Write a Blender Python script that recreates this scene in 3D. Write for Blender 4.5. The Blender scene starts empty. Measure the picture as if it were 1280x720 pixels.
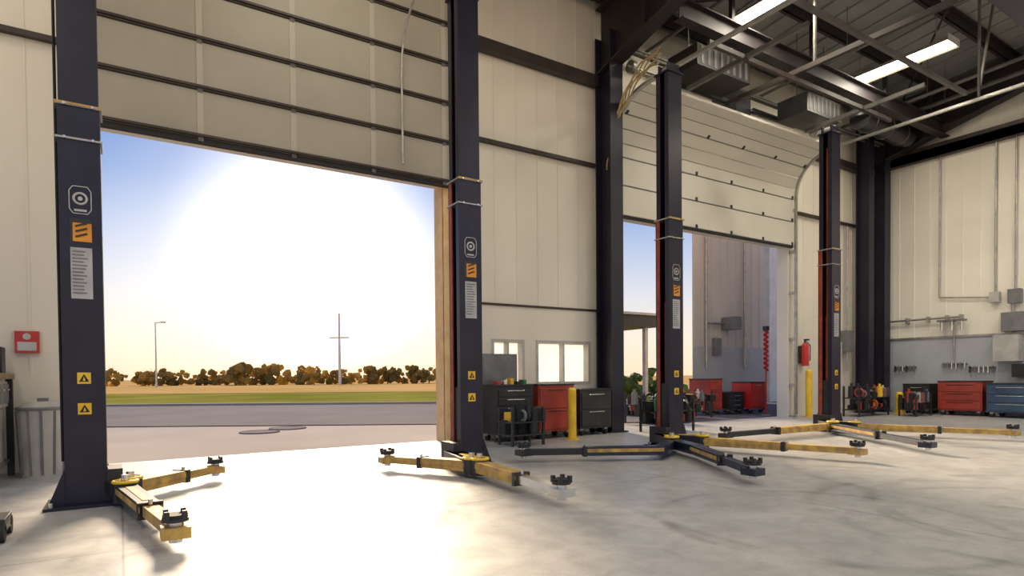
import bpy, bmesh, math, random
from mathutils import Vector, Matrix
random.seed(7)
scene = bpy.context.scene
COL = scene.collection

# ------------------------------------------------------------------ materials
def mat(name, c1, c2=None, rough=0.6, metal=0.0, scale=3.0, bump=0.0, bscale=60.0, emit=None, estr=0.0, spec=None):
    m = bpy.data.materials.new(name); m.use_nodes = True
    nt = m.node_tree; b = nt.nodes["Principled BSDF"]
    b.inputs["Roughness"].default_value = rough
    b.inputs["Metallic"].default_value = metal
    if spec is not None: b.inputs["Specular IOR Level"].default_value = spec
    if c2 is None: c2 = tuple(x*0.85 for x in c1)
    tc = nt.nodes.new("ShaderNodeTexCoord")
    n = nt.nodes.new("ShaderNodeTexNoise"); n.inputs["Scale"].default_value = scale; n.inputs["Detail"].default_value = 6
    nt.links.new(tc.outputs["Object"], n.inputs["Vector"])
    r = nt.nodes.new("ShaderNodeValToRGB")
    r.color_ramp.elements[0].position = 0.35; r.color_ramp.elements[1].position = 0.65
    r.color_ramp.elements[0].color = (*c2, 1); r.color_ramp.elements[1].color = (*c1, 1)
    nt.links.new(n.outputs["Fac"], r.inputs["Fac"])
    nt.links.new(r.outputs["Color"], b.inputs["Base Color"])
    if bump > 0:
        n2 = nt.nodes.new("ShaderNodeTexNoise"); n2.inputs["Scale"].default_value = bscale
        nt.links.new(tc.outputs["Object"], n2.inputs["Vector"])
        bp = nt.nodes.new("ShaderNodeBump"); bp.inputs["Strength"].default_value = bump; bp.inputs["Distance"].default_value = 0.02
        nt.links.new(n2.outputs["Fac"], bp.inputs["Height"]); nt.links.new(bp.outputs["Normal"], b.inputs["Normal"])
    if emit:
        b.inputs["Emission Color"].default_value = (*emit, 1); b.inputs["Emission Strength"].default_value = estr
    return m

M = {}
M['wall'] = mat("cream_metal_panel", (0.76,0.71,0.61), (0.70,0.655,0.56), 0.5, scale=0.8)
M['wall_e'] = mat("white_metal_panel", (0.86,0.82,0.72), (0.80,0.765,0.67), 0.5, scale=0.8)
M['wains'] = mat("grey_wainscot", (0.46,0.48,0.51), (0.39,0.41,0.44), 0.5, scale=1.5)
M['trim'] = mat("dark_brown_steel", (0.040,0.026,0.020), (0.022,0.015,0.013), 0.5, scale=4)
M['steel'] = mat("dark_red_oxide_steel", (0.026,0.018,0.020), (0.014,0.011,0.013), 0.55, scale=3)
M['steelblue'] = mat("navy_steel", (0.014,0.014,0.030), (0.009,0.009,0.020), 0.5, scale=3)
M['purple'] = mat("purple_grey_steel", (0.050,0.033,0.085), (0.03,0.02,0.055), 0.45, scale=3)
M['door'] = mat("shaded_door_panel", (0.37,0.34,0.28), (0.32,0.295,0.24), 0.5, scale=1.0)  # cream darkened in the colour for the backlit shade on the first door
M['stile'] = mat("door_stile", (0.44,0.41,0.35), (0.40,0.37,0.31), 0.5, scale=1.0)
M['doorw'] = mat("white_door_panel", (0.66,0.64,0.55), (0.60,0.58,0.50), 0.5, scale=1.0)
M['seam'] = mat("dark_seam", (0.03,0.028,0.025), None, 0.6)
M['galv'] = mat("galvanised_steel", (0.50,0.49,0.46), (0.36,0.35,0.33), 0.4, 0.8, scale=8)
M['post'] = mat("lift_navy_paint", (0.014,0.012,0.030), (0.008,0.007,0.019), 0.34, scale=5, spec=0.45)
M['postred'] = mat("lift_inner_red", (0.34,0.06,0.03), (0.20,0.035,0.02), 0.45, scale=9)  # red tone for the inner parts of the left-facing columns
M['yellow'] = mat("worn_yellow_paint", (0.66,0.42,0.09), (0.34,0.21,0.08), 0.5, scale=11)
M['ybright'] = mat("safety_yellow", (0.90,0.60,0.03), (0.75,0.45,0.02), 0.45, scale=6)
M['orange'] = mat("orange_label", (0.80,0.33,0.03), (0.65,0.25,0.02), 0.5, scale=6)
M['white'] = mat("white_label", (0.50,0.50,0.50), (0.38,0.38,0.39), 0.5, scale=6)
M['black'] = mat("black_rubber", (0.015,0.015,0.016), None, 0.7, scale=8)
M['dark'] = mat("charcoal_paint", (0.026,0.026,0.030), (0.015,0.015,0.018), 0.45, scale=6)
M['grey'] = mat("grey_paint", (0.20,0.20,0.21), (0.14,0.14,0.15), 0.45, scale=5)
M['dgrey'] = mat("dark_grey_conduit", (0.14,0.13,0.12), (0.09,0.085,0.08), 0.5, scale=5)  # plain dark grey for conduits, hangers and small fittings
M['lgrey'] = mat("light_grey_paint", (0.50,0.49,0.46), (0.4,0.39,0.37), 0.5, scale=5)
M['red'] = mat("red_paint", (0.60,0.03,0.025), (0.45,0.02,0.018), 0.35, scale=4)
M['redd'] = mat("dull_red_paint", (0.42,0.055,0.035), (0.28,0.035,0.025), 0.45, scale=4)
M['blue'] = mat("steel_blue_paint", (0.05,0.09,0.16), (0.03,0.06,0.11), 0.4, scale=4)
M['green'] = mat("green_paint", (0.05,0.22,0.09), None, 0.5)
M['bluea'] = mat("blue_black_arm", (0.022,0.030,0.060), (0.012,0.016,0.03), 0.35, scale=9)
M['chrome'] = mat("bright_steel", (0.75,0.74,0.72), (0.6,0.6,0.58), 0.25, 0.9, scale=10)
M['jamb'] = mat("lit_timber_jamb", (0.80,0.54,0.26), (0.70,0.44,0.19), 0.6, scale=8)  # timber tone with the warm orange light painted in
M['roof'] = mat("roof_liner", (0.30,0.30,0.29), (0.23,0.23,0.225), 0.6, scale=1)
M['tube'] = mat("fluorescent_tube", (1,0.95,0.85), None, 0.5, emit=(1.0,0.84,0.58), estr=8.0)
M['asphalt'] = mat("asphalt", (0.15,0.14,0.16), (0.115,0.11,0.125), 1.0, scale=0.5, bump=0.3, spec=0.1)
M['apron'] = mat("concrete_apron", (0.36,0.325,0.305), (0.30,0.275,0.26), 1.0, scale=0.4, spec=0.1)
M['grass'] = mat("grass", (0.30,0.27,0.06), (0.18,0.19,0.035), 1.0, scale=0.25, bump=0.5, bscale=8, spec=0.0)
M['field'] = mat("dry_field", (0.64,0.40,0.16), (0.46,0.32,0.11), 1.0, scale=0.08, spec=0.0)
M['leaf'] = mat("haze_tinted_foliage", (0.70,0.50,0.19), (0.40,0.31,0.11), 0.9, scale=0.35, spec=0.0)  # base colour lightened and warmed to carry the haze over the trees
M['leafg'] = mat("green_foliage", (0.14,0.22,0.05), (0.07,0.12,0.03), 0.8, scale=4)
M['bldg'] = mat("pale_cladding", (0.62,0.57,0.54), (0.55,0.51,0.49), 0.6, scale=0.8)
M['pale'] = mat("pale_pole", (0.85,0.80,0.72), None, 0.6)  # near-white base with the glow on the poles painted in
M['cable'] = mat("tan_cable", (0.45,0.36,0.16), (0.3,0.22,0.1), 0.6, scale=20)
M['wood'] = mat("worn_timber", (0.30,0.20,0.12), (0.2,0.13,0.08), 0.7, scale=5)
M['frost'] = mat("frosted_glass", (0.9,0.9,0.88), (0.85,0.85,0.84), 0.4, scale=5)
for k,f in (('leaf',0.7),('leafg',0.45),('frost',0.85)):
    nt=M[k].node_tree; p=nt.nodes["Principled BSDF"]; out=[n for n in nt.nodes if n.type=='OUTPUT_MATERIAL'][0]
    tr=nt.nodes.new("ShaderNodeBsdfTranslucent"); mx=nt.nodes.new("ShaderNodeMixShader"); mx.inputs[0].default_value=f
    rp=[n for n in nt.nodes if n.type=='VALTORGB'][0]; nt.links.new(rp.outputs[0],tr.inputs[0])
    nt.links.new(p.outputs[0],mx.inputs[1]); nt.links.new(tr.outputs[0],mx.inputs[2]); nt.links.new(mx.outputs[0],out.inputs[0])

def floor_mat():
    m = bpy.data.materials.new("polished_concrete"); m.use_nodes = True
    nt = m.node_tree; b = nt.nodes["Principled BSDF"]; L = nt.links.new
    tc = nt.nodes.new("ShaderNodeTexCoord")
    def noise(s, d=8, dist=0.0):
        n = nt.nodes.new("ShaderNodeTexNoise"); n.inputs["Scale"].default_value=s; n.inputs["Detail"].default_value=d
        n.inputs["Distortion"].default_value=dist; L(tc.outputs["Object"], n.inputs["Vector"]); return n
    def ramp(src, p0,p1,c0,c1):
        r = nt.nodes.new("ShaderNodeValToRGB"); r.color_ramp.elements[0].position=p0; r.color_ramp.elements[1].position=p1
        r.color_ramp.elements[0].color=(*c0,1); r.color_ramp.elements[1].color=(*c1,1); L(src, r.inputs["Fac"]); return r
    def mul(a,bb,f=1.0):
        x = nt.nodes.new("ShaderNodeMix"); x.data_type='RGBA'; x.blend_type='MULTIPLY'; x.inputs[0].default_value=f
        L(a,x.inputs[6]); L(bb,x.inputs[7]); return x.outputs[2]
    a = ramp(noise(0.7,8,1.0).outputs["Fac"],0.3,0.7,(0.40,0.40,0.398),(0.50,0.495,0.49))
    s = ramp(noise(7,10,0.6).outputs["Fac"],0.35,0.6,(0.82,0.82,0.82),(1,1,1))
    sp = ramp(noise(60,3).outputs["Fac"],0.3,0.5,(0.86,0.86,0.86),(1,1,1))
    col = mul(mul(a.outputs[0], s.outputs[0]), sp.outputs[0])
    br = nt.nodes.new("ShaderNodeTexBrick"); br.offset=0.0
    br.inputs["Scale"].default_value=1.0; br.inputs["Mortar Size"].default_value=0.006
    br.inputs["Brick Width"].default_value=3.8; br.inputs["Row Height"].default_value=3.6
    br.inputs["Color1"].default_value=(1,1,1,1); br.inputs["Color2"].default_value=(1,1,1,1); br.inputs["Mortar"].default_value=(0.55,0.55,0.55,1)
    L(tc.outputs["Object"], br.inputs["Vector"])
    col = mul(col, br.outputs["Color"])
    for (cx,cy,rad,w) in ((4.6,1.2,1.0,0.05),(4.55,1.3,1.25,0.08),(5.1,0.9,1.5,0.06),(4.2,2.1,1.6,0.07),(6.5,2.0,1.9,0.09),(3.4,2.0,0.9,0.05)):
        d = nt.nodes.new("ShaderNodeVectorMath"); d.operation='DISTANCE'; L(tc.outputs["Object"], d.inputs[0]); d.inputs[1].default_value=(cx,cy,0)
        e = nt.nodes.new("ShaderNodeMath"); e.operation='SUBTRACT'; L(d.outputs["Value"], e.inputs[0]); e.inputs[1].default_value=rad
        f = nt.nodes.new("ShaderNodeMath"); f.operation='ABSOLUTE'; L(e.outputs[0], f.inputs[0])
        g = nt.nodes.new("ShaderNodeMapRange"); L(f.outputs[0], g.inputs[0]); g.inputs[1].default_value=0; g.inputs[2].default_value=w
        g.inputs[3].default_value=0.70; g.inputs[4].default_value=1.0
        cb = nt.nodes.new("ShaderNodeCombineColor"); [L(g.outputs[0], cb.inputs[i]) for i in range(3)]
        nz=nt.nodes.new("ShaderNodeMapRange"); L(noise(2.2,4).outputs["Fac"],nz.inputs[0]); nz.inputs[1].default_value=0.4; nz.inputs[2].default_value=0.6
        x = nt.nodes.new("ShaderNodeMix"); x.data_type='RGBA'; x.blend_type='MULTIPLY'; L(nz.outputs[0],x.inputs[0]); L(col,x.inputs[6]); L(cb.outputs[0],x.inputs[7])
        col = x.outputs[2]
    L(col, b.inputs["Base Color"])
    rr = nt.nodes.new("ShaderNodeMapRange"); L(noise(2.5,8,0.8).outputs["Fac"], rr.inputs[0])
    rr.inputs[1].default_value=0.3; rr.inputs[2].default_value=0.7; rr.inputs[3].default_value=0.30; rr.inputs[4].default_value=0.46
    L(rr.outputs[0], b.inputs["Roughness"])
    bp = nt.nodes.new("ShaderNodeBump"); bp.inputs["Strength"].default_value=0.12; bp.inputs["Distance"].default_value=0.01
    L(noise(12,6).outputs["Fac"], bp.inputs["Height"]); L(bp.outputs["Normal"], b.inputs["Normal"])
    return m
M['floor'] = floor_mat()

# ------------------------------------------------------------------ mesh builder
class MB:
    def __init__(s): s.bm = bmesh.new(); s.mats = []
    def mi(s, k):
        if k not in s.mats: s.mats.append(k)
        return s.mats.index(k)
    def poly(s, vs, fs, k, smooth=False):
        i = s.mi(k); v = [s.bm.verts.new(p) for p in vs]
        for f in fs:
            try:
                fc = s.bm.faces.new([v[j] for j in f]); fc.material_index = i; fc.smooth = smooth
            except ValueError: pass
    def box(s, a, b, k, mtx=None):
        x0,x1 = sorted((a[0],b[0])); y0,y1 = sorted((a[1],b[1])); z0,z1 = sorted((a[2],b[2]))
        vs = [Vector(p) for p in ((x0,y0,z0),(x1,y0,z0),(x1,y1,z0),(x0,y1,z0),(x0,y0,z1),(x1,y0,z1),(x1,y1,z1),(x0,y1,z1))]
        if mtx: vs = [mtx @ v for v in vs]
        s.poly(vs, ((0,3,2,1),(4,5,6,7),(0,1,5,4),(1,2,6,5),(2,3,7,6),(3,0,4,7)), k)
    def bar(s, p0, p1, w, h, k, taper=1.0):
        p0=Vector(p0); p1=Vector(p1); d=(p1-p0).normalized()
        up = Vector((0,0,1)) if abs(d.z)<0.95 else Vector((0,1,0))
        r = d.cross(up).normalized(); u = r.cross(d)
        vs=[]
        for p,t in ((p0,1.0),(p1,taper)):
            for a,b in ((-1,-1),(1,-1),(1,1),(-1,1)): vs.append(p+r*a*w/2*t+u*b*h/2*t)
        s.poly(vs, ((0,1,2,3),(7,6,5,4),(0,4,5,1),(1,5,6,2),(2,6,7,3),(3,7,4,0)), k)
    def cyl(s, p0, p1, r, k, n=16, r2=None):
        p0=Vector(p0); p1=Vector(p1); d=(p1-p0).normalized()
        up = Vector((0,0,1)) if abs(d.z)<0.95 else Vector((1,0,0))
        a=d.cross(up).normalized(); b=a.cross(d); r2 = r if r2 is None else r2
        vs=[p0+(a*math.cos(2*math.pi*i/n)+b*math.sin(2*math.pi*i/n))*r for i in range(n)]
        vs+=[p1+(a*math.cos(2*math.pi*i/n)+b*math.sin(2*math.pi*i/n))*r2 for i in range(n)]
        s.poly(vs,[(i,(i+1)%n,n+(i+1)%n,n+i) for i in range(n)],k,True)
        s.poly(vs[:n],[tuple(range(n))[::-1]],k); s.poly(vs[n:],[tuple(range(n))],k)
    def tube(s, pts, r, k, n=8):
        pts=[Vector(p) for p in pts]
        for i in range(len(pts)-1):
            if (pts[i+1]-pts[i]).length>1e-4: s.cyl(pts[i],pts[i+1],r,k,n)
    def torus(s, c, R, r, k, axis='Y', n=24, m=10, rot=None):
        vs=[]
        for i in range(n):
            a=2*math.pi*i/n
            for j in range(m):
                b=2*math.pi*j/m; x=(R+r*math.cos(b))*math.cos(a); y=(R+r*math.cos(b))*math.sin(a); z=r*math.sin(b)
                v={'Z':(x,y,z),'Y':(x,z,y),'X':(z,x,y)}[axis]; vs.append(Vector(c)+Vector(v))
        s.poly(vs,[(i*m+j,((i+1)%n)*m+j,((i+1)%n)*m+(j+1)%m,i*m+(j+1)%m) for i in range(n) for j in range(m)],k,True)
    def blob(s, c, r, k, sub=2, j=0.25, sc=(1,1,1)):
        t=bmesh.new(); bmesh.ops.create_icosphere(t,subdivisions=sub,radius=1.0)
        vs=[]
        for v in t.verts:
            q=v.co.normalized()*(1+random.uniform(-j,j))*r; vs.append(Vector(c)+Vector((q.x*sc[0],q.y*sc[1],q.z*sc[2])))
        s.poly(vs,[[v.index for v in f.verts] for f in t.faces],k); t.free()
    def done(s, name, bevel=0.0):
        bmesh.ops.recalc_face_normals(s.bm, faces=s.bm.faces)
        me=bpy.data.meshes.new(name); s.bm.to_mesh(me); s.bm.free()
        for k in s.mats: me.materials.append(M[k])
        o=bpy.data.objects.new(name,me); COL.objects.link(o)
        if bevel:
            b=o.modifiers.new("bevel",'BEVEL'); b.width=bevel; b.segments=2; b.limit_method='ANGLE'; b.angle_limit=math.radians(50)
        return o

def roofz(y): return 6.55 + 0.10*(7.18-y)

YW = 7.18; XE = 14.4
D1 = (-0.18, 3.58); D2 = (6.41, 11.05); DH = 3.33; EH = 6.5
# ------------------------------------------------------------------ shell
b=MB(); b.box((-8,-9,-0.15),(14.6,7.38,0.0),'floor'); b.done("floor")
b=MB()
def wsec(x0,x1,z0,z1): 
    zs=[z0,1.84,z1] if z0<1.84<z1 else [z0,z1]
    for i in range(len(zs)-1): b.box((x0,YW,zs[i]),(x1,YW+0.2,zs[i+1]),'wall')
wsec(-8,D1[0],0,EH); wsec(D1[0],D1[1],DH,EH); wsec(D2[0],D2[1],DH,EH); wsec(D2[1],14.6,0,EH)
W1=(4.28,4.82); W2=(5.02,6.02); wz=(0.72,1.36)
wsec(D1[1],D2[0],0,wz[0]); wsec(D1[1],D2[0],wz[1],EH)
wsec(D1[1],W1[0],*wz); wsec(W1[1],W2[0],*wz); wsec(W2[1],D2[0],*wz)
x=-7.9
while x<14.3:
    segs=[]
    if D1[0]-0.1<x<D1[1]+0.1 or D2[0]-0.1<x<D2[1]+0.1: segs=[]
    elif D1[1]<x<D2[0]: segs=[(1.84,EH)]
    else: segs=[(0.9,EH)]
    for z0,z1 in segs: b.box((x,YW-0.008,z0),(x+0.02,YW,z1),'wall')
    x+=0.36
b.box((3.72,YW-0.02,1.82),(6.38,YW,1.85),'trim')
b.done("wall_north")
b=MB()
b.box((XE,-9,1.58),(XE+0.2,7.18,7.6),'wall_e'); b.box((XE-0.03,-9,0),(XE+0.2,7.18,1.58),'wains')
y=-8.9
while y<7.1:
    b.box((XE-0.010,y,1.6),(XE,y+0.025,7.5),'wall_e'); y+=0.3
b.done("wall_east")
b=MB()
b.box((XE-0.06,-9,1.56),(XE-0.03,7.1,1.60),'galv'); b.done("trim_1")
b=MB()
vs=[(-8,7.6,roofz(7.6)),(14.6,7.6,roofz(7.6)),(14.6,-9,roofz(-9)),(-8,-9,roofz(-9))]
vs2=[(p[0],p[1],p[2]+0.08) for p in vs]
b.poly(vs+vs2,((0,1,2,3),(7,6,5,4),(0,4,5,1),(1,5,6,2),(2,6,7,3),(3,7,4,0)),'roof')
x=-8
while x<14.5:
    b.bar((x,7.4,roofz(7.4)-0.01),(x,-9,roofz(-9)-0.01),0.05,0.03,'roof'); x+=0.4
b.done("ceiling")
for i,(x0,x1) in enumerate((W1,W2)):
    b=MB()
    f=0.04
    b.box((x0,YW-0.01,wz[0]),(x1,YW+0.12,wz[0]+f),'lgrey'); b.box((x0,YW-0.01,wz[1]-f),(x1,YW+0.12,wz[1]),'lgrey')
    b.box((x0,YW-0.01,wz[0]+f),(x0+f,YW+0.12,wz[1]-f),'lgrey'); b.box((x1-f,YW-0.01,wz[0]+f),(x1,YW+0.12,wz[1]-f),'lgrey')
    xm=(x0+x1)/2
    b.box((xm-0.015,YW,wz[0]+f),(xm+0.015,YW+0.1,wz[1]-f),'lgrey')
    b.box((x0+f,YW+0.105,wz[0]+f),(x1-f,YW+0.112,wz[1]-f),'frost')
    b.done("window_%d"%(i+1))

# girts
b=MB()
for x0,x1 in ((-8,-0.3),(3.74,6.1),(11.3,14.3)):
    b.box((x0,YW-0.07,3.99),(x1,YW-0.009,4.04),'trim')
b.box((3.74,YW-0.14,5.18),(6.1,YW-0.02,5.33),'trim'); b.box((11.3,YW-0.14,5.16),(14.2,YW-0.02,5.30),'trim')
b.box((-8,YW-0.14,5.16),(-0.3,YW-0.02,5.34),'trim')
b.done("wall_girt")
b=MB()
b.box((XE-0.2,-9,5.30),(XE-0.016,6.9,5.48),'trim'); b.box((XE-0.2,-9,5.30),(XE-0.17,6.9,5.56),'trim')
b.done("wall_girt")

# ------------------------------------------------------------------ steel frame
def ibeam(b,p0,p1,w,h,k,tf=0.02,tw=0.014,side=None):
    p0=Vector(p0);p1=Vector(p1); b.bar(p0,p1,tw,h,k)
    d=(p1-p0).normalized(); up=Vector((0,0,1)) if abs(d.z)<0.95 else Vector((0,1,0)); u=d.cross(up).normalized().cross(d)
    b.bar(p0+u*h/2,p1+u*h/2,w,tf,k); b.bar(p0-u*h/2,p1-u*h/2,w,tf,k)
for X in (-3.4,6.22,14.05):
    b=MB(); k='steelblue' if X>0 else 'steel'
    ibeam(b,(X,6.95,0),(X,6.95,5.9),0.24,0.32,k)
    b.box((X-0.18,6.75,0),(X+0.18,7.14,0.02),k)
    def web(y): 
        dep = 0.50+0.45*max(0,(y-4.2)/2.9); return roofz(y)-0.24-dep
    ys=[7.1,6.2,5.2,4.2,2,0,-3,-6,-9]
    for i in range(len(ys)-1):
        a,c=ys[i],ys[i+1]
        vs=[]
        for xx in (X-0.01,X+0.01):
            vs+=[(xx,a,web(a)),(xx,c,web(c)),(xx,c,roofz(c)-0.24),(xx,a,roofz(a)-0.24)]
        b.poly(vs,((0,1,2,3),(7,6,5,4),(0,4,5,1),(1,5,6,2),(2,6,7,3),(3,7,4,0)),'steel')
        b.bar((X,a,web(a)),(X,c,web(c)),0.24,0.025,'steel'); b.bar((X,a,roofz(a)-0.24),(X,c,roofz(c)-0.24),0.24,0.025,'steel')
    b.box((X-0.11,6.1,web(6.1)),(X+0.11,6.13,roofz(6.1)-0.25),'steel')
    b.done("portal_frame")
b=MB()
y=6.9
while y>-9:
    z=roofz(y)-0.13
    b.box((-8,y-0.006,z-0.1),(14.35,y+0.006,z+0.1),'steel'); b.box((-8,y-0.006,z-0.1),(14.35,y+0.06,z-0.088),'steel'); b.box((-8,y-0.06,z+0.088),(14.35,y+0.006,z+0.1),'steel')
    y-=1.15
b.done("roof_purlins")
b=MB()
for (p,q) in (((6.4,6.6,6.2),(13.9,1.2,6.7)),((13.9,6.6,6.2),(6.4,1.2,6.7)),((6.4,1.2,6.7),(13.9,-4.5,7.2)),((-3.2,6.6,6.2),(6.1,1.2,6.7))):
    b.cyl(p,q,0.018,'steel',8)
b.done("roof_bracing")
b=MB()
ibeam(b,(6.4,3.1,5.62),(14.2,3.1,5.62),0.26,0.36,'purple')
ibeam(b,(6.4,5.75,5.75),(14.2,5.75,5.75),0.16,0.25,'steel')
for X in (7.5,9.5,11.8,13.5): 
    b.box((X-0.03,3.07,5.8),(X+0.03,3.13,roofz(3.1)-0.2),'steelblue'); b.box((X-0.03,5.72,5.88),(X+0.03,5.78,roofz(5.75)-0.2),'steel')
b.done("runway_beam")

# ------------------------------------------------------------------ lights
def fixture(x,y0,y1,z,power):
    b=MB(); ya,yb=y0,y1
    vs=[]
    for yy in (ya,yb):
        vs+=[(x-0.20,yy,z-0.02),(x-0.08,yy,z+0.09),(x+0.08,yy,z+0.09),(x+0.20,yy,z-0.02)]
    b.poly(vs,((0,4,5,1),(1,5,6,2),(2,6,7,3)),'lgrey')
    b.box((x-0.2,ya,z-0.02),(x+0.2,ya+0.01,z+0.09),'lgrey'); b.box((x-0.2,yb-0.01,z-0.02),(x+0.2,yb,z+0.09),'lgrey')
    for dx in (-0.11,0,0.11): b.cyl((x+dx,ya+0.02,z+0.0),(x+dx,yb-0.02,z+0.0),0.022,'tube',10)
    for yy in (ya+0.25,yb-0.25): b.cyl((x,yy,z+0.09),(x,yy,roofz(yy)-0.02),0.008,'galv',6)
    o=b.done("fluorescent_light")
    l=bpy.data.lights.new("lamp",'AREA'); l.shape='RECTANGLE'; l.size=0.34; l.size_y=yb-ya-0.1; l.energy=power; l.color=(1.0,0.91,0.76)
    lo=bpy.data.objects.new("lamp",l); COL.objects.link(lo); lo.location=(x,(ya+yb)/2,z-0.04); lo.parent=o
for x,z in ((7.95,6.15),(11.15,6.05),(2.0,6.2),(-2.0,6.2)):  # right-hand front pair is visible; other fixtures are unseen, added to brighten the interior
    fixture(x,4.4,6.1,z,58 if x>3 else 16); fixture(x,0.3,1.95,z+0.4,58 if x>3 else 34)
    fixture(x,-4.2,-2.55,z+0.8,50)

# ------------------------------------------------------------------ door 1 (raised vertically)
b=MB(); yd=YW-0.10
n=6; sh=0.5
for i in range(n):
    z0=DH+i*sh; 
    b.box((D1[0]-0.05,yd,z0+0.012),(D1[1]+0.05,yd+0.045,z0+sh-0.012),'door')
    b.box((D1[0]-0.05,yd+0.008,z0-0.012),(D1[1]+0.05,yd+0.04,z0+0.012),'seam')
    b.box((D1[0]-0.05,yd-0.035,z0+0.015),(D1[1]+0.05,yd,z0+0.04),'trim')
    for x in (D1[0]+0.02,D1[0]+0.93,D1[0]+1.86,D1[0]+2.78,D1[1]-0.04):
        b.box((x-0.03,yd-0.008,z0+0.041),(x+0.03,yd,z0+sh-0.02),'stile')
        b.box((x-0.025,yd-0.014,z0-0.03),(x+0.025,yd-0.008,z0+0.015),'dgrey')
b.box((D1[0]-0.05,yd-0.01,DH-0.05),(D1[1]+0.05,yd+0.05,DH-0.012),'black')
b.done("door_1")
b=MB()
pts=[(2.95,yd-0.06,3.45),(2.95,yd-0.06,4.6)]
for i in range(9):
    a=math.pi/2*i/8; pts.append((2.95+0.0,yd-0.06-0.7*(1-math.cos(a)),4.6+0.7*math.sin(a)))
pts.append((2.95,4.4,5.35))
b.tube(pts,0.014,'galv')
b.done("door_lift_cable")
def track(name,x,zb,r,yend,mate='galv'):
    b=MB(); y0=YW-0.13
    pts=[(x,y0,0.05),(x,y0,zb)]
    for i in range(1,13):
        a=math.pi/2*i/12; pts.append((x,y0-r*(1-math.cos(a)),zb+r*math.sin(a)))
    pts.append((x,yend,zb+r+0.03))
    for i in range(len(pts)-1):
        b.bar(pts[i],pts[i+1],0.055,0.04,mate)
    b.box((x-0.05,YW-0.1,0.0),(x+0.05,YW-0.001,0.03),mate)
    for z in (0.6,1.5,2.4,3.2,4.0):
        if z<zb: b.box((x-0.05,YW-0.13,z),(x+0.05,YW-0.001,z+0.05),mate)
    for yy in (yend+0.1,(yend+y0-r)/2):
        b.bar((x,yy,zb+r),(x,yy,roofz(yy)-0.2),0.04,0.03,'dgrey'); b.bar((x,yy,zb+r+0.1),(x+0.5,yy,roofz(yy)-0.25),0.03,0.03,'dgrey')
    b.done(name)
track("door_track",D1[0]-0.08,5.0,0.9,1.5); track("door_track",D1[1]+0.10,5.0,0.9,1.5)
track("door_track",D2[0]-0.03,4.25,0.75,1.8); track("door_track",D2[1]+0.06,4.25,0.75,1.8)
b=MB(); b.box((D1[1]-0.03,YW-0.03,0),(D1[1]-0.002,YW+0.23,DH),'jamb'); b.box((D1[1]-0.03,YW-0.06,0),(D1[1]+0.08,YW-0.013,DH),'jamb'); b.done("trim_2")
b=MB(); b.box((D1[0]+0.002,YW-0.02,0),(D1[0]+0.03,YW+0.22,DH),'lgrey'); b.done("trim_3")
b=MB(); b.box((D2[1]-0.03,YW-0.02,0),(D2[1]-0.002,YW+0.22,DH),'wall'); b.box((D2[0]+0.002,YW-0.02,0),(D2[0]+0.03,YW+0.22,DH),'trim'); b.done("trim_4")
# ------------------------------------------------------------------ door 2 (raised into the curve)
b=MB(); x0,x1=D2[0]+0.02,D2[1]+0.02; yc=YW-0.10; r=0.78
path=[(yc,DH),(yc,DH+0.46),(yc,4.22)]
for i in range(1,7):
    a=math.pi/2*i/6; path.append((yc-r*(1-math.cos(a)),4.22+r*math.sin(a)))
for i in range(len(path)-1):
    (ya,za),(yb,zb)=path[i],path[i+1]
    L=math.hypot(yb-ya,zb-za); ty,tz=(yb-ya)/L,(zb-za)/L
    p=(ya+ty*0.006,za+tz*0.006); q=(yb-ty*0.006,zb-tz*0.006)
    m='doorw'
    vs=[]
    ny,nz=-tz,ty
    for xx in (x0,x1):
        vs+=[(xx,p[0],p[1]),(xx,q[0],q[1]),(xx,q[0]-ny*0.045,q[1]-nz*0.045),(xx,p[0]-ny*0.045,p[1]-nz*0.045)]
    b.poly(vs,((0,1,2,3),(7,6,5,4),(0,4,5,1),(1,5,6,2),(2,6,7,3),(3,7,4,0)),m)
    if i in (0,1,2,5):
        for kx in range(6):
            xx=x0+0.04+(x1-x0-0.08)*kx/5
            b.bar((xx,p[0]+ny*0.006,p[1]+nz*0.006),(xx,p[0]+ny*0.006+ty*0.06,p[1]+nz*0.006+tz*0.06),0.04,0.02,'dark')
        b.bar((x0,p[0]+ny*0.004,p[1]+nz*0.004),(x1,p[0]+ny*0.004,p[1]+nz*0.004),0.012,0.012,'grey')
b.box((x0,yc-0.0,DH-0.035),(x1,yc+0.05,DH+0.0),'black')
b.done("door_2")
b=MB()
b.cyl((6.36,6.7,5.40),(11.25,6.7,5.40),0.016,'chrome',10)
for xx in (7.4,9.3): b.cyl((xx,6.7,5.40),(xx+1.2,6.7,5.40),0.05,'dark',14)
for xx in (6.45,11.15): b.cyl((xx-0.04,6.7,5.40),(xx+0.04,6.7,5.40),0.09,'galv',18)
b.box((8.72,6.6,5.2),(9.1,7.1,5.6),'dark')
b.done("torsion_spring_shaft")
b=MB()
b.box((8.3,3.0,5.18),(8.36,6.5,5.25),'trim'); b.box((8.05,2.6,5.12),(8.52,2.95,5.36),'dark'); 
for yy in (3.4,5.0): b.bar((8.33,yy,5.25),(8.33,yy,roofz(yy)-0.2),0.04,0.03,'dgrey')
for xx in (7.2,10.2): b.bar((xx,6.3,5.1),(xx,4.4,5.15),0.05,0.06,'dgrey')
b.bar((6.45,5.3,5.12),(11.05,5.3,5.12),0.05,0.06,'trim'); b.bar((6.45,4.2,5.14),(11.05,4.2,5.14),0.05,0.06,'dgrey')
b.done("door_operator")
b=MB()
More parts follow.
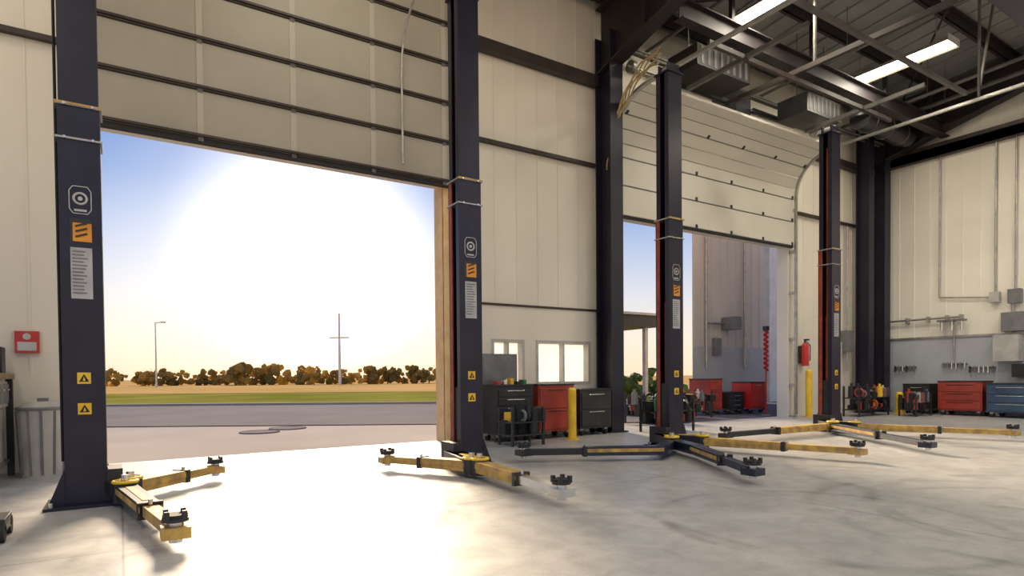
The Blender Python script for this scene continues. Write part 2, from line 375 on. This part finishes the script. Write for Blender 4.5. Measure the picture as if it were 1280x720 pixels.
for j in range(5):
    o=0.03*j; pts=[]
    for i in range(20):
        t=i/19; a=math.pi/2*t
        pts.append((6.30-0.02*j+0.02*math.sin(i*1.3+j),6.98-(0.95+o)*(1-math.cos(a)),3.9+(1.25+o)*math.sin(a)+0.03*math.sin(i*0.9+j*2)))
    b.tube(pts,0.013,'cable',6)
b.done("cable_bundle")
b=MB()
for (X,z,r) in ((9.9,5.90,0.025),(12.6,5.9,0.035),(7.0,5.88,0.025),(13.3,5.95,0.04)):
    b.cyl((X,7.0,z),(X,-3,z+0.4),r,'dgrey',8)
    for yy in (5.4,3.6,0.5): b.cyl((X,yy,z+0.1),(X,yy,roofz(yy)-0.01),0.006,'dgrey',5)
for (y,z,r) in ((6.9,5.75,0.03),(6.8,5.75,0.02)):
    b.cyl((6.36,y,z),(13.9,y,z),r,'dgrey',8)
b.done("ceiling_conduit")
b=MB()
b.box((7.0,5.95,5.28),(8.2,6.5,5.58),'steel'); b.box((9.7,5.95,5.23),(10.7,6.5,5.55),'dark')
for xx in (7.1,8.1,9.8,10.6): b.cyl((xx,6.2,5.5),(xx,6.2,roofz(6.2)-0.01),0.008,'dgrey',6)
for i in range(8): b.box((7.08+i*0.14,5.945,5.31),(7.14+i*0.14,5.95,5.56),'dgrey'); b.box((9.74+i*0.12,5.945,5.27),(9.80+i*0.12,5.95,5.52),'dgrey')
b.done("unit_heater")
b=MB()   # round exhaust duct under the roof in the corner bay
b.cyl((12.0,6.3,5.72),(13.8,6.3,5.72),0.2,'dark',20); b.cyl((12.0,6.3,5.72),(12.0,6.3,6.3),0.18,'dark',20)
for xx in (12.3,12.9,13.5): b.torus((xx,6.3,5.72),0.2,0.014,'dgrey','X',20,6)
b.done("exhaust_duct")

# ------------------------------------------------------------------ vehicle lifts
def arm(b,pts,kmain,kinner,w=0.12,h=0.09,z=0.10):
    P=[Vector((p[0],p[1],z)) for p in pts]
    a,e=P[0],P[-1]; q=P[-2]
    b.cyl((a.x,a.y,z-0.07),(a.x,a.y,z+0.07),0.075,'dark',20); b.cyl((a.x,a.y,z-0.08),(a.x,a.y,z+0.11),0.025,'chrome',14)
    b.torus((a.x,a.y,z+0.065),0.07,0.012,'ybright','Z')
    for i in range(len(P)-2): b.bar(P[i],P[i+1],w*1.05,h*1.05,kmain); b.cyl(P[i+1]-Vector((0,0,h*.53)),P[i+1]+Vector((0,0,h*.53)),w*0.52,kmain,18)
    d=(e-q); m=q+d*0.58
    b.bar(q,m,w,h,kmain,0.92)
    n=Vector((-d.y,d.x,0)).normalized()
    b.bar(m-d.normalized()*0.04,m,w*1.1,h*1.08,'dark')
    b.bar(m-d.normalized()*0.2,e,w*0.66,h*0.68,kinner)
    for s_ in (-1,1):
        b.bar(q+n*s_*w*0.48+Vector((0,0,h*.1)),m+n*s_*w*0.46+Vector((0,0,h*.1)),0.012,0.035,'yellow')
    if kmain!='yellow': b.bar(q+d*0.1+Vector((0,0,h*.49)),q+d*0.5+Vector((0,0,h*.46)),w*0.35,0.008,'yellow' if kmain=='dark' else 'dark')
    b.cyl(m+Vector((0,0,h*.4)),m+Vector((0,0,h*.4+0.03)),0.012,'chrome',8)
    b.box(e-Vector((0.065,0.065,0.035)),e+Vector((0.065,0.065,0.02)),kinner)
    b.cyl(e+Vector((0,0,-0.06)),e+Vector((0,0,0.05)),0.03,'chrome',14)
    b.cyl(e+Vector((0,0,0.045)),e+Vector((0,0,0.06)),0.062,'dark',20); b.cyl(e+Vector((0,0,0.06)),e+Vector((0,0,0.08)),0.057,'black',20)
    for i in range(4):
        an=math.pi/4+i*math.pi/2; b.box(e+Vector((math.cos(an)*.055-.012,math.sin(an)*.055-.012,0.055)),e+Vector((math.cos(an)*.055+.012,math.sin(an)*.055+.012,0.10)),'dark')
def lift_post(cx,cy,s,arms,logo=True,H=4.36):
    b=MB(); w=0.235; dp=0.21; t=0.012
    fx0,fx1=cx-w/2,cx+w/2; y0,y1=cy-dp/2,cy+dp/2
    for (z0,z1,sh,k) in ((0.02,2.68,0.0,'post'),(2.68,H,0.008,'post')):
        a0,a1=fx0+sh,fx1-sh; c0,c1=y0+sh,y1-sh
        b.box((a0,c0,z0),(a1,c0+t,z1),k); b.box((a0,c1-t,z0),(a1,c1,z1),k)
        if s>0: b.box((a0,c0+t,z0),(a0+t,c1-t,z1),k); lx0,lx1=a1-t,a1
        else: b.box((a1-t,c0+t,z0),(a1,c1-t,z1),k); lx0,lx1=a0,a0+t
        b.box((lx0,c0+t,z0),(lx1,c0+t+0.05,z1),k); b.box((lx0,c1-t-0.05,z0),(lx1,c1-t,z1),'postred' if (s<0 and z0<1) else k)
    ix=cx+s*0.02
    b.cyl((ix,cy,0.05),(ix,cy,H-0.2),0.035,'postred' if s<0 else 'dark',14)
    b.cyl((ix-0.0,cy,0.3),(ix,cy,1.7),0.045,'postred' if s<0 else 'chrome',14)
    b.box((cx-0.08,cy-0.07,0.05),(cx+s*0.1,cy+0.07,0.75),'dark')
    ox=cx+s*(w/2)
    b.box((min(ox,ox+s*0.09),cy-0.13,0.05),(max(ox,ox+s*0.09),cy+0.13,0.24),'dark')
    for z in (2.66,2.44):
        b.box((fx0-0.012,y0-0.012,z),(fx1+0.012,y1+0.012,z+0.014),'galv')
        for xx in (fx0+0.04,fx1-0.04): b.cyl((xx,y0-0.022,z+0.007),(xx,y0,z+0.007),0.009,'chrome',8)
    b.box((fx0-0.012,y0-0.016,2.665),(fx1+0.012,y0-0.0121,2.68),'yellow')
    b.box((fx0-0.01,y0-0.01,H),(fx1+0.01,y1+0.01,H+0.02),'post'); b.box((fx0+0.02,y0+0.03,H+0.02),(fx1-0.02,y0+0.045,H+0.12),'post'); b.box((fx0+0.02,y1-0.045,H+0.02),(fx1-0.02,y1-0.03,H+0.12),'post')
    b.cyl((cx,y0+0.05,H+0.07),(cx,y1-0.05,H+0.07),0.06,'galv',18)
    b.box((cx-0.23,cy-0.2,0.0),(cx+0.23,cy+0.2,0.02),'post')
    for yy in (y0-0.01,y1):
        for sx in (-1,1):
            e0=cx+sx*w/2; e1=cx+sx*0.21
            b.poly([(e0,yy,0.02),(e1,yy,0.02),(e0,yy,0.26),(e0,yy+0.01,0.02),(e1,yy+0.01,0.02),(e0,yy+0.01,0.26)],((0,1,2),(5,4,3),(0,3,4,1),(1,4,5,2),(2,5,3,0)),'post')
    for xx in (cx-0.19,cx+0.19):
        for yy in (cy-0.16,cy+0.16): b.cyl((xx,yy,0.02),(xx,yy,0.05),0.014,'chrome',8)
    hx=cx-s*(w/2+0.014)
    b.tube([(hx,cy,0.3),(hx,cy,2.3),(hx,cy+0.02,H-0.1),(cx,cy,H+0.14)],0.009,'black')
    f=y0-0.003
    def lab(z0,z1,k,x0=-0.060,x1=0.060,d=0.0): b.box((cx+x0,f-d,z0),(cx+x1,y0-0.0005-d,z1),k)
    # stand-in emblem: ring in a thin chamfered frame
    oc=[(-0.04,1.955),(0.04,1.955),(0.06,1.985),(0.06,2.105),(0.04,2.135),(-0.04,2.135),(-0.06,2.105),(-0.06,1.985)]
    for i in range(8):
        p,q=oc[i],oc[(i+1)%8]; b.bar((cx+p[0],f-0.001,p[1]),(cx+q[0],f-0.001,q[1]),0.006,0.006,'white')
    b.torus((cx,f-0.001,2.055),0.036,0.008,'white','Y',24,6); b.cyl((cx,f-0.003,2.055),(cx,y0-0.0005,2.055),0.014,'white',14); lab(1.97,1.985,'white',-0.035,0.035)
    lab(1.77,1.92,'orange'); 
    for i in range(3): b.bar((cx-0.03,f-0.004,1.80+0.035*i),(cx+0.035,f-0.004,1.825+0.035*i),0.004,0.012,'dark')
    lab(1.77,1.92,'dark',-0.060,-0.045,0.003); lab(1.895,1.92,'dark',-0.045,0.06,0.003)
    lab(1.39,1.73,'white')
    for i in range(13):
        z=1.70-i*0.023; lw=random.uniform(0.03,0.05); b.box((cx-0.050,f-0.003,z),(cx-0.050+2*lw,f-0.0005,z+0.009),'grey')
    for zc in (0.86,0.655):
        lab(zc-0.038,zc+0.038,'ybright',-0.038,0.038)
        b.poly([(cx-0.028,f-0.003,zc-0.023),(cx+0.028,f-0.003,zc-0.023),(cx,f-0.003,zc+0.028)],((0,1,2),),'black')
        b.poly([(cx-0.008,f-0.004,zc-0.017),(cx+0.008,f-0.004,zc-0.017),(cx,f-0.004,zc+0.012)],((0,1,2),),'ybright')
    for (pts,km,ki) in arms:
        px,py=pts[0]
        b.bar((ox+s*0.04,cy,0.12),(px,py,0.12),0.16,0.08,'dark')
        b.bar((ox+s*0.02,cy,0.14),(px,py,0.165),0.05,0.02,'ybright')
        arm(b,pts,km,ki)
    b.done("two_post_lift_column",0.003)
lift_post(-0.20,5.10,1,[([(0.02,4.85),(0.22,3.45)],'dark','yellow'),([(0.05,5.02),(0.66,5.62)],'yellow','yellow')])
lift_post(2.76,5.10,-1,[([(2.48,4.50),(2.05,5.32)],'yellow','yellow'),([(2.51,4.42),(2.41,3.17)],'yellow','chrome')])
lift_post(5.50,5.10,-1,[([(5.15,4.75),(4.55,4.32),(3.34,5.0)],'bluea','dark'),([(5.10,4.7),(4.85,4.15),(4.13,2.98)],'bluea','bluea'),([(5.50,4.62),(5.97,3.15)],'yellow','yellow')])
lift_post(8.88,5.10,-1,[([(8.55,4.85),(6.30,4.93)],'yellow','dark'),([(8.45,4.8),(7.11,3.03)],'bluea','bluea'),([(8.65,4.6),(9.26,3.0)],'yellow','yellow')])

# ------------------------------------------------------------------ shop equipment
def tool_chest(name,x0,x1,y0,y1,h,k,face='S',rows=5,lid=False):
    b=MB(); z0=0.10
    b.box((x0,y0,z0),(x1,y1,h),k)
    for xx in (x0+0.07,x1-0.07):
        for yy in (y0+0.07,y1-0.07):
            b.cyl((xx-0.02,yy,0.045),(xx+0.02,yy,0.045),0.045,'black',14); b.box((xx-0.03,yy-0.03,0.06),(xx+0.03,yy+0.03,z0),'galv')
    for i in range(rows):
        za=z0+0.03+(h-z0-0.05)*i/rows; zb=z0+0.01+(h-z0-0.05)*(i+1)/rows
        hk='chrome' if k!='redd' else 'dark'
        if face=='S':
            b.box((x0+0.025,y0-0.014,za),(x1-0.025,y0,zb),k); b.box((x0+0.15,y0-0.024,zb-0.026),(x1-0.15,y0-0.014,zb-0.014),hk)
        else:
            b.box((x0-0.014,y0+0.025,za),(x0,y1-0.025,zb),k); b.box((x0-0.024,y0+0.15,zb-0.026),(x0-0.014,y1-0.15,zb-0.014),hk)
    b.box((x0-0.01,y0-0.01,h),(x1+0.01,y1+0.01,h+0.02),'dark')
    if lid:
        b.box((x0,y1-0.05,h+0.02),(x1,y1,h+0.43),'grey'); b.box((x0+0.03,y1-0.056,h+0.06),(x1-0.03,y1-0.05,h+0.39),'grey')
        for i in range(5): b.box((x0+0.06+i*0.1,y0+0.08,h+0.02),(x0+0.11+i*0.1,y0+0.2,h+0.06+0.02*(i%3)),('red','chrome','ybright','dark','green')[i])
    return b.done(name,0.004)
tool_chest("tool_chest",4.66,5.26,6.62,7.05,0.72,'redd',rows=2)
tool_chest("tool_chest",4.02,4.58,6.62,7.05,0.72,'dark',lid=True)
tool_chest("tool_chest",5.40,5.98,6.66,7.08,0.64,'dark',rows=2)
tool_chest("tool_chest",13.8,14.3,4.95,5.70,0.66,'redd',face='W',rows=3)
tool_chest("tool_chest",13.8,14.3,5.85,6.35,0.60,'dark',face='W')
tool_chest("tool_chest",13.7,14.3,4.1,4.85,0.62,'blue',face='W',rows=3)
tool_chest("tool_chest",13.75,14.3,2.6,3.6,0.9,'red',face='W')
tool_chest("tool_cabinet",10.3,10.75,8.5,9.0,0.74,'redd',rows=3)
tool_chest("tool_cabinet",11.45,11.95,8.3,8.8,0.66,'red',rows=1)
tool_chest("tool_cabinet",10.85,11.35,8.4,8.9,0.45,'dark',rows=3)
def bollard(x,y,h,r=0.055):
    b=MB(); b.cyl((x,y,0),(x,y,h),r,'ybright',24)
    b.cyl((x,y,h),(x,y,h+r*0.5),r,'ybright',24,r*0.6); b.cyl((x,y,0),(x,y,0.02),r*1.6,'ybright',24)
    b.done("bollard")
bollard(5.07,6.42,0.66); bollard(11.30,6.90,0.9,0.06); bollard(13.55,6.3,0.42,0.07)
def clutter(name,x0,x1,y0,y1,n,zmax,seed):
    random.seed(seed); b=MB()
    for xx in (x0,x1):
        for yy in (y0,y1): b.box((xx-0.015,yy-0.015,0.0),(xx+0.015,yy+0.015,zmax*0.85),'dark')
    for z in (0.12,zmax*0.5): b.box((x0-0.02,y0-0.02,z),(x1+0.02,y1+0.02,z+0.02),'dark')
    for i in range(n):
        x=random.uniform(x0,x1); y=random.uniform(y0,y1); z=random.choice((0.14,zmax*0.5+0.02)); s=random.uniform(0.05,0.10)
        k=random.choice(('dark','grey','black','redd','dark','black','black','dark','dark','ybright','chrome','green','redd'))
        t=random.random()
        if t<0.4: b.box((x-s,y-s*.7,z),(x+s,y+s*.7,z+s*random.uniform(1,2.2)),k)
        elif t<0.7: b.cyl((x,y,z),(x,y,z+s*2.3),s*0.6,k,14); b.cyl((x,y,z+s*2.3),(x,y,z+s*2.9),s*0.25,k,10)
        else: b.torus((x,y,z+s),s*0.8,s*0.25,k,random.choice('XY'))
    b.done(name,0.003)
clutter("parts_cart",3.95,4.4,6.15,6.45,26,0.55,13)
clutter("parts_cart",6.55,7.3,6.3,6.65,46,0.60,4)
clutter("parts_cart",7.6,8.4,7.7,8.1,44,0.62,5)
clutter("parts_cart",8.9,9.8,8.0,8.4,44,0.62,6)
clutter("parts_cart",12.0,13.1,6.3,6.6,50,0.70,8)
clutter("parts_cart",12.9,13.5,5.7,6.0,36,0.5,10)
clutter("parts_cart",12.1,12.9,9.0,9.3,30,0.5,11)
b=MB(); x,y=11.42,7.05
b.cyl((x,y,1.0),(x,y,1.4),0.07,'red',20); b.cyl((x,y,1.4),(x,y,1.46),0.07,'red',20,0.025); b.cyl((x,y,1.46),(x,y,1.52),0.02,'dark',10)
b.box((x-0.02,y-0.08,1.5),(x+0.02,y+0.02,1.53),'dark'); b.tube([(x,y-0.03,1.48),(x+0.08,y-0.06,1.4),(x+0.085,y-0.05,1.1)],0.01,'black'); b.box((x-0.05,y+0.06,1.05),(x+0.05,7.165,1.4),'dark')
b.done("fire_extinguisher",0.002)
hx,hy=11.32,7.85
b=MB(); pts=[(hx,hy,1.75)]
for i in range(60): pts.append((hx+0.035*math.sin(i*0.9),hy+0.03*math.cos(i*0.9),1.75-i*0.014))
b.tube(pts,0.026,'red',8); b.box((hx-.04,hy-.05,1.75),(hx+.04,hy+.05,1.84),'dark')
b.cyl((hx,hy,-0.03),(hx,hy,1.78),0.018,'red',8); b.cyl((hx,hy,-0.03),(hx,hy,0.0),0.1,'galv',16)
b.done("air_hose_stand")
b=MB()
def wb(y0,y1,z0,z1,d,k): b.box((XE-0.03-d,y0,z0),(XE-0.011 if z0>1.58 else XE-0.031,y1,z1),k)
wb(4.52,4.72,2.15,2.42,0.12,'grey'); wb(4.86,5.02,2.2,2.4,0.1,'lgrey'); wb(4.45,4.8,1.62,1.98,0.18,'grey'); wb(4.5,4.9,1.05,1.55,0.25,'lgrey')
wb(4.40,4.62,0.75,1.0,0.2,'dark')
for yy,z0,z1 in ((4.62,2.42,5.3),(4.94,2.4,5.3),(4.66,1.98,2.15),(4.7,1.55,1.62)): b.cyl((XE-0.06,yy,z0),(XE-0.06,yy,z1),0.018,'galv',8)
b.cyl((XE-0.06,5.9,2.4),(XE-0.06,5.9,5.3),0.018,'galv',8)
b.cyl((XE-0.06,4.94,2.3),(XE-0.06,5.9,2.4),0.014,'galv',8)
b.done("electrical_panel",0.004)
b=MB()
b.cyl((XE-0.1,5.5,1.97),(XE-0.1,7.0,1.97),0.02,'galv',8)
for yy in (5.5,5.75,6.1,6.5,6.9): b.box((XE-0.14,yy-0.02,1.9),(XE-0.011,yy+0.02,2.02),'galv')
for yy in (5.45,5.62,5.8): b.box((XE-0.28,yy-0.06,1.88),(XE-0.10,yy+0.06,1.92),'grey'); b.cyl((XE-0.2,yy,1.7),(XE-0.2,yy,1.9),0.025,'chrome',10)
b.cyl((XE-0.1,5.62,1.97),(XE-0.1,5.62,1.1),0.015,'galv',8)
b.done("wall_air_line",0.002)
for (yc,zc) in ((5.62,1.0),(5.15,0.92),(6.55,0.95)):
    b=MB(); b.box((XE-0.07,yc-0.22,zc),(XE-0.031,yc+0.22,zc+0.03),'grey')
    for i in range(6):
        y=yc-0.19+i*0.076; b.cyl((XE-0.1,y,zc-0.08),(XE-0.1,y,zc+0.05),0.016,random.choice(('dark','chrome','grey')),10); b.box((XE-0.1,y-0.006,zc+0.03),(XE-0.05,y+0.006,zc+0.04),'dark')
    b.done("wall_tool_rack")
b=MB()
for x in (12.6,13.0): b.cyl((x,7.08,0.9),(x,7.08,3.95),0.02,'galv',8)
b.box((12.88,7.0,1.3),(13.12,7.165,1.75),'grey'); b.box((12.5,7.02,1.2),(12.7,7.165,1.5),'lgrey')
b.done("electrical_box",0.003)
b=MB(); ibeam(b,(13.35,6.9,0),(13.35,6.9,6.2),0.2,0.26,'steelblue'); b.box((13.2,6.75,0),(13.5,7.05,0.02),'steelblue'); b.done("steel_column")
b=MB()
b.box((-1.35,6.15,0.86),(-0.80,7.1,0.91),'wood')
for xx in (-1.32,-0.86):
    for yy in (6.18,7.03): b.box((xx,yy,0),(xx+0.05,yy+0.05,0.86),'dark')
b.box((-1.3,6.2,0.12),(-0.84,7.05,0.15),'grey'); b.box((-1.3,6.22,0.15),(-0.86,6.9,0.6),'lgrey'); b.box((-1.3,6.2,0.62),(-0.84,7.0,0.84),'lgrey')
for i in range(3): b.box((-0.838,6.25+i*0.26,0.65),(-0.83,6.47+i*0.26,0.82),'grey'); b.box((-0.83,6.32+i*0.26,0.76),(-0.815,6.4+i*0.26,0.775),'chrome')
b.cyl((-1.0,6.4,0.91),(-1.0,6.4,1.12),0.05,'bluea',16); b.cyl((-0.9,6.6,0.91),(-0.9,6.6,1.12),0.05,'redd',16); b.box((-1.3,6.8,0.91),(-0.85,7.0,1.14),'dark')
b.done("workbench",0.004)
b=MB()
b.cyl((-0.58,6.85,0.0),(-0.58,6.85,0.60),0.16,'lgrey',28,0.19); b.torus((-0.58,6.85,0.60),0.19,0.015,'grey','Z',28); b.cyl((-0.58,6.85,0.60),(-0.58,6.85,0.66),0.195,'lgrey',28,0.12)
b.box((-0.62,6.83,0.66),(-0.54,6.87,0.69),'grey')
for i in range(12):
    a=2*math.pi*i/12; b.bar((-0.58+0.162*math.cos(a),6.85+0.162*math.sin(a),0.02),(-0.58+0.19*math.cos(a),6.85+0.19*math.sin(a),0.58),0.02,0.012,'grey')
b.done("waste_bin")
b=MB()
b.box((-0.80,7.13,1.10),(-0.62,YW-0.013,1.30),'red'); b.box((-0.78,7.126,1.12),(-0.64,7.13,1.20),'white'); b.cyl((-0.71,7.13,1.25),(-0.71,7.12,1.25),0.03,'white',16)
b.done("fire_alarm_box",0.003)
b=MB()
jx,jy=-0.62,4.25
b.box((jx-0.16,jy-.12,0.05),(jx+0.10,jy+.12,0.12),'dark'); 
for xx in (jx-.12,jx+.08):
    for yy in (jy-.12,jy+.12): b.cyl((xx-0.02,yy,0.05),(xx+0.02,yy,0.05),0.05,'black',16)
b.cyl((jx,jy,0.12),(jx,jy,0.20),0.06,'dark',18); b.bar((jx-.14,jy,0.12),(jx-.5,jy+.25,0.5),0.04,0.04,'dark'); b.cyl((jx,jy,0.20),(jx,jy,0.23),0.045,'black',18)
b.done("floor_jack",0.003)

# ------------------------------------------------------------------ outdoors
Fv=Vector((0.540,0.8415,0)); Rv=Vector((0.8415,-0.540,0))
def G(d,r,z=0.0): v=Fv*d+Rv*r; return Vector((v.x,v.y,z))
b=MB(); b.poly([(-60,7.38,-0.03),(60,7.38,-0.03),(60,60,-0.03),(-60,60,-0.03)],((0,1,2,3),),'apron'); b.done("concrete_apron")
def strip(name,d0,d1,z0,z1,k,r=120,div=1):
    b=MB(); b.poly([G(d0,-r,z0),G(d0,r,z0),G(d1,r,z1),G(d1,-r,z1)],((0,1,2,3),),k); return b.done(name)
strip("asphalt_road",11.2,19.5,-0.015,-0.015,'asphalt')
strip("grass_verge",19.9,33,0.0,0.05,'grass'); strip("dry_field",33,200,0.06,-0.1,'field')
b=MB(); b.bar(G(19.7,-90,0.0),G(19.7,90,0.0),0.25,0.10,'apron'); b.done("road_kerb")
strip("distant_land",200,900,-0.2,-0.5,'field',900)
for d,r in ((9.9,-4.1),(10.6,-3.9)):
    b=MB(); c=G(d,r,-0.03); b.cyl(c,c+Vector((0,0,0.012)),0.3,'asphalt',28); b.torus(c+Vector((0,0,0.008)),0.3,0.012,'asphalt','Z',28,6); b.done("manhole_cover")
random.seed(21)
b=MB()
def tree(d,r,h,wd):
    c=G(d,r,-0.05)
    b.cyl(c,c+Vector((0,0,h*0.5)),0.08,'leaf',6)
    for i in range(int(16+wd*6)):
        a=random.uniform(0,6.28); q=random.random()**0.6*wd/2; zz=h*random.uniform(0.15,0.85)*(1-0.35*(q/(wd/2))**2)
        b.blob(c+Vector((math.cos(a)*q,math.sin(a)*q,zz)),random.uniform(0.22,0.50)*h/3.0,'leaf',2,0.3)
    for i in range(160):
        a=random.uniform(0,6.28); q=wd*0.54*random.random()**0.5; zz=h*random.uniform(0.1,1.05)*(1-0.35*(q/(wd/2))**2)
        p=c+Vector((math.cos(a)*q,math.sin(a)*q,zz)); e=[Vector([random.uniform(-.1,.1) for _ in range(3)]) for _ in range(3)]
        b.poly([p+e[0],p+e[1],p+e[2]],((0,1,2),),'leaf')
D=75
r=-54
while r<4:
    px=r/D
    h=random.uniform(1.7,2.4)
    if -0.46<px<-0.40: h=3.2
    if -0.39<px<-0.29: h=random.uniform(2.3,3.0)
    if -0.24<px<-0.16: h=2.6
    if -0.64<px<-0.50: h=random.uniform(2.0,2.7)
    wd=random.uniform(2.2,4.4); tree(D+random.uniform(-2,3),r,h,wd); r+=wd*random.uniform(0.6,0.95)
b.done("tree_line")
b=MB()
for k in range(70):
    a=random.uniform(0,6.28); q=random.random()**.5*1.2
    b.blob(G(22,5.0)+Vector((math.cos(a)*q,math.sin(a)*q,random.uniform(0.1,1.0)*(1.2-q*0.5))),random.uniform(0.12,0.25),'leafg',1,0.4)
b.done("shrub")
b=MB(); c=G(60,-34.9); b.cyl(c,c+Vector((0,0,6.4)),0.09,'pale',10,0.05); b.bar(c+Vector((0,0,6.35)),c+Rv*0.9+Vector((0,0,6.45)),0.08,0.08,'pale'); b.box(c+Rv*0.7+Vector((-.15,-.15,6.36)),c+Rv*0.7+Vector((.3,.3,6.48)),'pale'); b.done("street_lamp")
b=MB(); c=G(70,-19.7); b.cyl(c,c+Vector((0,0,8.2)),0.16,'pale',10,0.11); b.bar(c-Rv*1.1+Vector((0,0,5.4)),c+Rv*1.1+Vector((0,0,5.4)),0.12,0.16,'pale'); b.done("utility_pole")
b=MB()
def prism(fp,z0,z1,k):
    n=len(fp); vs=[(p[0],p[1],z0) for p in fp]+[(p[0],p[1],z1) for p in fp]
    b.poly(vs,[tuple(range(n))[::-1],tuple(range(n,2*n))]+[(i,(i+1)%n,n+(i+1)%n,n+i) for i in range(n)],k)
prism([(11.1,9.6),(13.76,9.6),(16.2,12.2),(14.4,12.2)],-0.03,6.2,'bldg'); x=11.15
while x<13.6: b.box((x,9.585,0),(x+0.03,9.6,6.1),'bldg'); x+=0.3
prism([(11.0,9.5),(13.86,9.5),(16.4,12.3),(14.4,12.3)],6.2,6.35,'grey')
b.box((11.1,9.58,0),(13.76,9.6,1.5),'wains')
for xx in (11.5,12.9): b.cyl((xx,9.53,1.0),(xx,9.53,4.8),0.03,'galv',10)
b.tube([(11.5,9.53,2.05),(12.2,9.53,2.05),(12.2,9.3,2.05)],0.025,'galv'); b.box((12.1,9.2,1.9),(12.35,9.57,2.2),'grey')
b.box((11.75,9.5,1.3),(12.0,9.58,1.7),'grey')
b.done("neighbouring_building")
b=MB()
b.box((10.6,13.4,2.30),(13.9,17.0,2.65),'dark'); b.box((10.5,13.3,2.65),(14.0,17.1,2.72),'lgrey')
for xx in (10.75,13.6):
    for yy in (13.6,16.8): b.box((xx-.06,yy-.06,-0.03),(xx+.06,yy+.06,2.30),'lgrey')
b.box((10.8,16.7,0.0),(13.6,16.8,1.0),'lgrey')
b.done("carport_canopy")
b=MB()  # pale block added so the strip beside the hose stand stays bright white
b.box((16.9,11.6,-0.03),(20.5,12.6,7.0),'pale'); b.box((16.8,11.5,7.0),(20.6,12.7,7.15),'grey')
b.done("white_strip_block")

# ------------------------------------------------------------------ world & sun
az=(0.2535,0.967); 
def sdir(el): 
    e=math.radians(el); return Vector((az[0]*math.cos(e),az[1]*math.cos(e),math.sin(e))).normalized()
w=bpy.data.worlds.new("evening_sky"); scene.world=w; w.use_nodes=True; nt=w.node_tree; L=nt.links.new
bg=nt.nodes["Background"]
tc=nt.nodes.new("ShaderNodeTexCoord")
nrm=nt.nodes.new("ShaderNodeVectorMath"); nrm.operation='NORMALIZE'; L(tc.outputs["Generated"],nrm.inputs[0])
sep=nt.nodes.new("ShaderNodeSeparateXYZ"); L(nrm.outputs[0],sep.inputs[0])
gr=nt.nodes.new("ShaderNodeValToRGB"); el=gr.color_ramp.elements
el[0].position=0.0; el[0].color=(0.80,0.60,0.42,1)
el[1].position=0.9; el[1].color=(0.06,0.14,0.36,1)
for p,c in ((0.05,(0.76,0.64,0.52)),(0.12,(0.58,0.58,0.61)),(0.20,(0.37,0.44,0.60)),(0.28,(0.17,0.28,0.53)),(0.36,(0.10,0.20,0.46))):
    e=el.new(p); e.color=(*c,1)
L(sep.outputs["Z"],gr.inputs["Fac"])
def glow(d0,d1,col,prev,elv):
    dot=nt.nodes.new("ShaderNodeVectorMath"); dot.operation='DOT_PRODUCT'
    L(nrm.outputs[0],dot.inputs[0]); dot.inputs[1].default_value=sdir(elv)
    gl=nt.nodes.new("ShaderNodeMapRange"); gl.interpolation_type='LINEAR'; L(dot.outputs["Value"],gl.inputs[0]); gl.inputs[1].default_value=d0; gl.inputs[2].default_value=d1
    pw=nt.nodes.new("ShaderNodeMath"); pw.operation='POWER'; pw.inputs[1].default_value=2.2; L(gl.outputs[0],pw.inputs[0])
    gc=nt.nodes.new("ShaderNodeMix"); gc.data_type='RGBA'; gc.blend_type='ADD'; gc.inputs[7].default_value=(*col,1)
    L(pw.outputs[0],gc.inputs[0]); L(prev,gc.inputs[6]); return gc.outputs[2]
c=glow(0.92,1.0,(0.42,0.34,0.22),gr.outputs[0],10)
c=glow(0.975,1.0,(1.0,0.88,0.68),c,11)
L(c,bg.inputs["Color"]); bg.inputs["Strength"].default_value=1.0
sun=bpy.data.lights.new("sun",'SUN'); sun.energy=5.0; sun.angle=math.radians(14); sun.color=(1.0,0.78,0.54)
so=bpy.data.objects.new("sun",sun); COL.objects.link(so); so.rotation_euler=sdir(26).to_track_quat('Z','Y').to_euler()

# ------------------------------------------------------------------ camera
cam=bpy.data.cameras.new("camera"); co=bpy.data.objects.new("camera",cam); COL.objects.link(co)
cam.sensor_width=36; cam.lens=764/1280*36; cam.shift_y=124.7/1280; cam.clip_end=2000
co.matrix_world = Matrix.Translation((0,0,0.85)) @ Matrix.Rotation(-math.atan2(0.540,0.8415),4,'Z') @ Matrix.Rotation(math.radians(88.9),4,'X') @ Matrix.Rotation(math.radians(-0.49),4,'Z')
scene.camera=co
scene.view_settings.view_transform='Standard'
scene.view_settings.exposure=0.5
